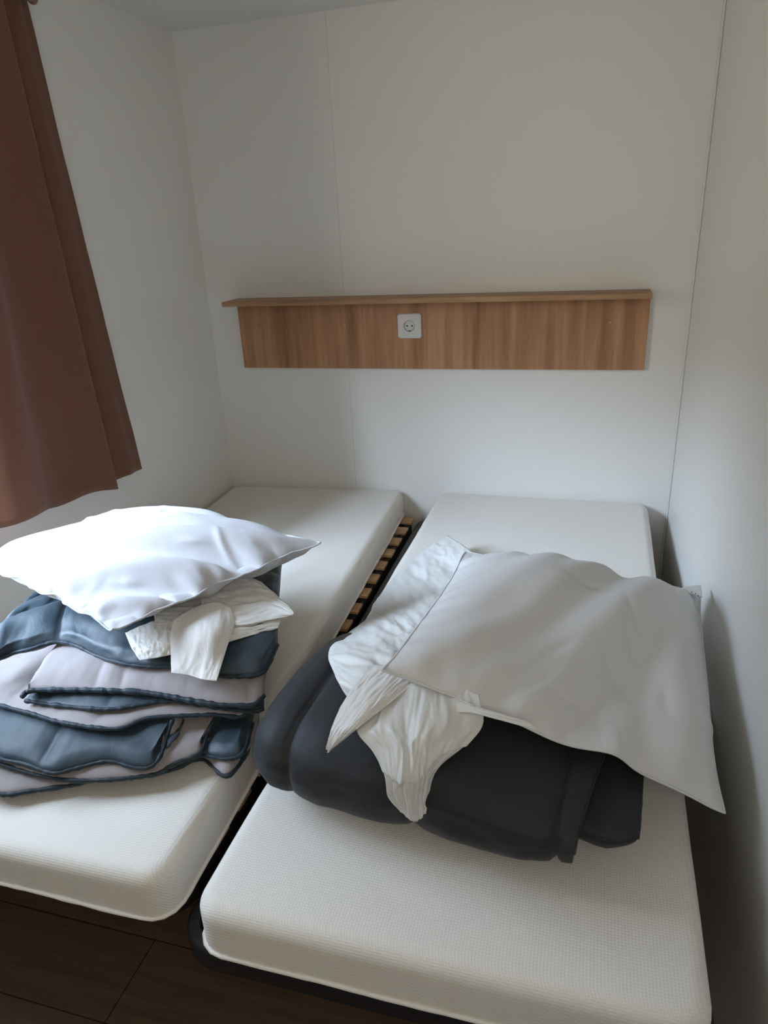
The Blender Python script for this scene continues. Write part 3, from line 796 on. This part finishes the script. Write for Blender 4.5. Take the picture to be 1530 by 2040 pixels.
def support_right(x, y):
    a = math.radians(5.5); dx, dy = x - 1.26, y + 1.555
    xr, yr = dx * math.cos(a) - dy * math.sin(a), dx * math.sin(a) + dy * math.cos(a)
    q = np.clip(1 - np.abs(yr / .25) ** 2.6, 0, 1) ** (1 / 2.6)
    e = np.clip(np.minimum(xr + .33, .37 - xr) / .04, 0, 1)
    base = np.where(x > 1.736, .42, .503)
    t = np.clip((xr - .02) / .30, 0, 1)
    return np.maximum(base, .50 + (.232 - .034 * t * t * (3 - 2 * t)) * q * e)
pr = [(1.1891, -1.7089, 0.8300), (1.2221, -1.0516, 0.7400), (1.7886, -0.9581, 0.6300), (1.7471, -1.6486, 0.5900)]
X = inflate(pr, (0.69, 0.66), 0.033, support_right, seed=8, xmax=W - .006, crown=.035, stiff=.02)
rt, c = pillow('square_pillow', X, M_PILLOW2, 'pale grey white square pillow leaning over the rolled duvet against the right wall', seed=9, amp=.0080, iron=8)
bm = bmesh.new()
cloth_patch(bm, np.array([[(1.7201, -1.0131, 0.6500), (1.7439, -0.9986, 0.6640), (1.7851, -0.9767, 0.6620)], [(1.7297, -1.0373, 0.6560), (1.7546, -1.0408, 0.6700), (1.7790, -1.0497, 0.6680)]]) - c, np.zeros(3), 16, 10, .001, 5, thick=.0006)
lab = link_mesh('care_label', bm, M_PLAST, rt); lab['label'] = 'small white folded care label at the corner'
for q in ((1.7575, -1.0337, 0.6705), (1.7654, -1.0409, 0.6712), (1.7700, -1.0492, 0.6708)):
    bm = bmesh.new(); q = np.array(q) - c; add_cyl(bm, tuple(q), tuple(q + np.array((-.0004, -.0010, .0016))), .0011, seg=8)
    link_mesh('printed_mark', bm, M_DARK, lab, smooth=False)

# ------------------------------------------------------------------ curtain and rod
cu = empty('window_curtain', (.10, -1.2, .80))
tag(cu, 'terracotta brown curtain hanging in deep folds over the left wall', 'curtain')
CO = np.array([.10, -1.2, .80])
plan = np.array([(.060, -.690, 0), (.066, -.73, 0), (.078, -.785, 0), (.070, -.84, 0), (.050, -.885, 0), (.060, -.925, 0), (.100, -.935, 0), (.138, -.932, 0),
                 (.150, -.965, 0), (.138, -1.02, 0), (.125, -1.08, 0), (.118, -1.14, 0), (.130, -1.20, 0), (.155, -1.255, 0), (.168, -1.30, 0), (.160, -1.345, 0), (.140, -1.385, 0), (.128, -1.41, 0), (.120, -1.425, 0)])
ncol, nrow = 420, 70
pb = catmull(plan, ncol)
bm = bmesh.new(); G = []
for r in range(nrow):
    t = r / (nrow - 1)                               # 0 top, 1 hem
    row = []
    for i in range(ncol):
        x, y = pb[i][0], pb[i][1]
        hem = .790 + .145 * min(max(0, -y - .78), .65) - .006 * math.sin(y * 26)
        z = 2.105 + (hem - 2.105) * t
        k = .62 + .38 * t ** .8
        yt = -.805 + (y + .69) * .62 if y > -1.4 else -1.2452 + (y + 1.4) * 1.0
        yy = yt + (y - yt) * t
        xx = .078 + (x - .100) * k + .014 * t ** 2 + .0035 * fbm(y * 5, t * 3, 0, 2, 2)
        row.append(bm.verts.new((xx - CO[0], yy - CO[1], z - CO[2])))
    G.append(row)
for r in range(nrow - 1):
    for i in range(ncol - 1): bm.faces.new((G[r][i], G[r][i + 1], G[r + 1][i + 1], G[r + 1][i]))
o = link_mesh('curtain_panel', bm, M_CURT, cu)
sd = o.modifiers.new('solid', 'SOLIDIFY'); sd.thickness = .0016; sd.offset = 0
rod = empty('curtain_rod', (.078, -1.6, 2.085))
tag(rod, 'slim brown curtain rod above the terracotta curtain, its end just in view', 'curtain rod')
M_ROD = new_mat('rod_brown', (.20, .13, .09), .4, .4)
bm = bmesh.new(); add_cyl(bm, (0, .780, 0), (0, -1.10, 0), .010, seg=20); link_mesh('pole', bm, M_ROD, rod, angle=40)
bm = bmesh.new(); bmesh.ops.create_uvsphere(bm, u_segments=20, v_segments=12, radius=.0135); bmesh.ops.translate(bm, vec=(0, .786, 0), verts=bm.verts); link_mesh('finial', bm, M_ROD, rod)
for y in (.70, -.85):
    bm = bmesh.new(); add_cyl(bm, (0, y, 0), (-.0775, y, 0), .007, .009, 14); link_mesh('wall_bracket', bm, M_ROD, rod, angle=40)
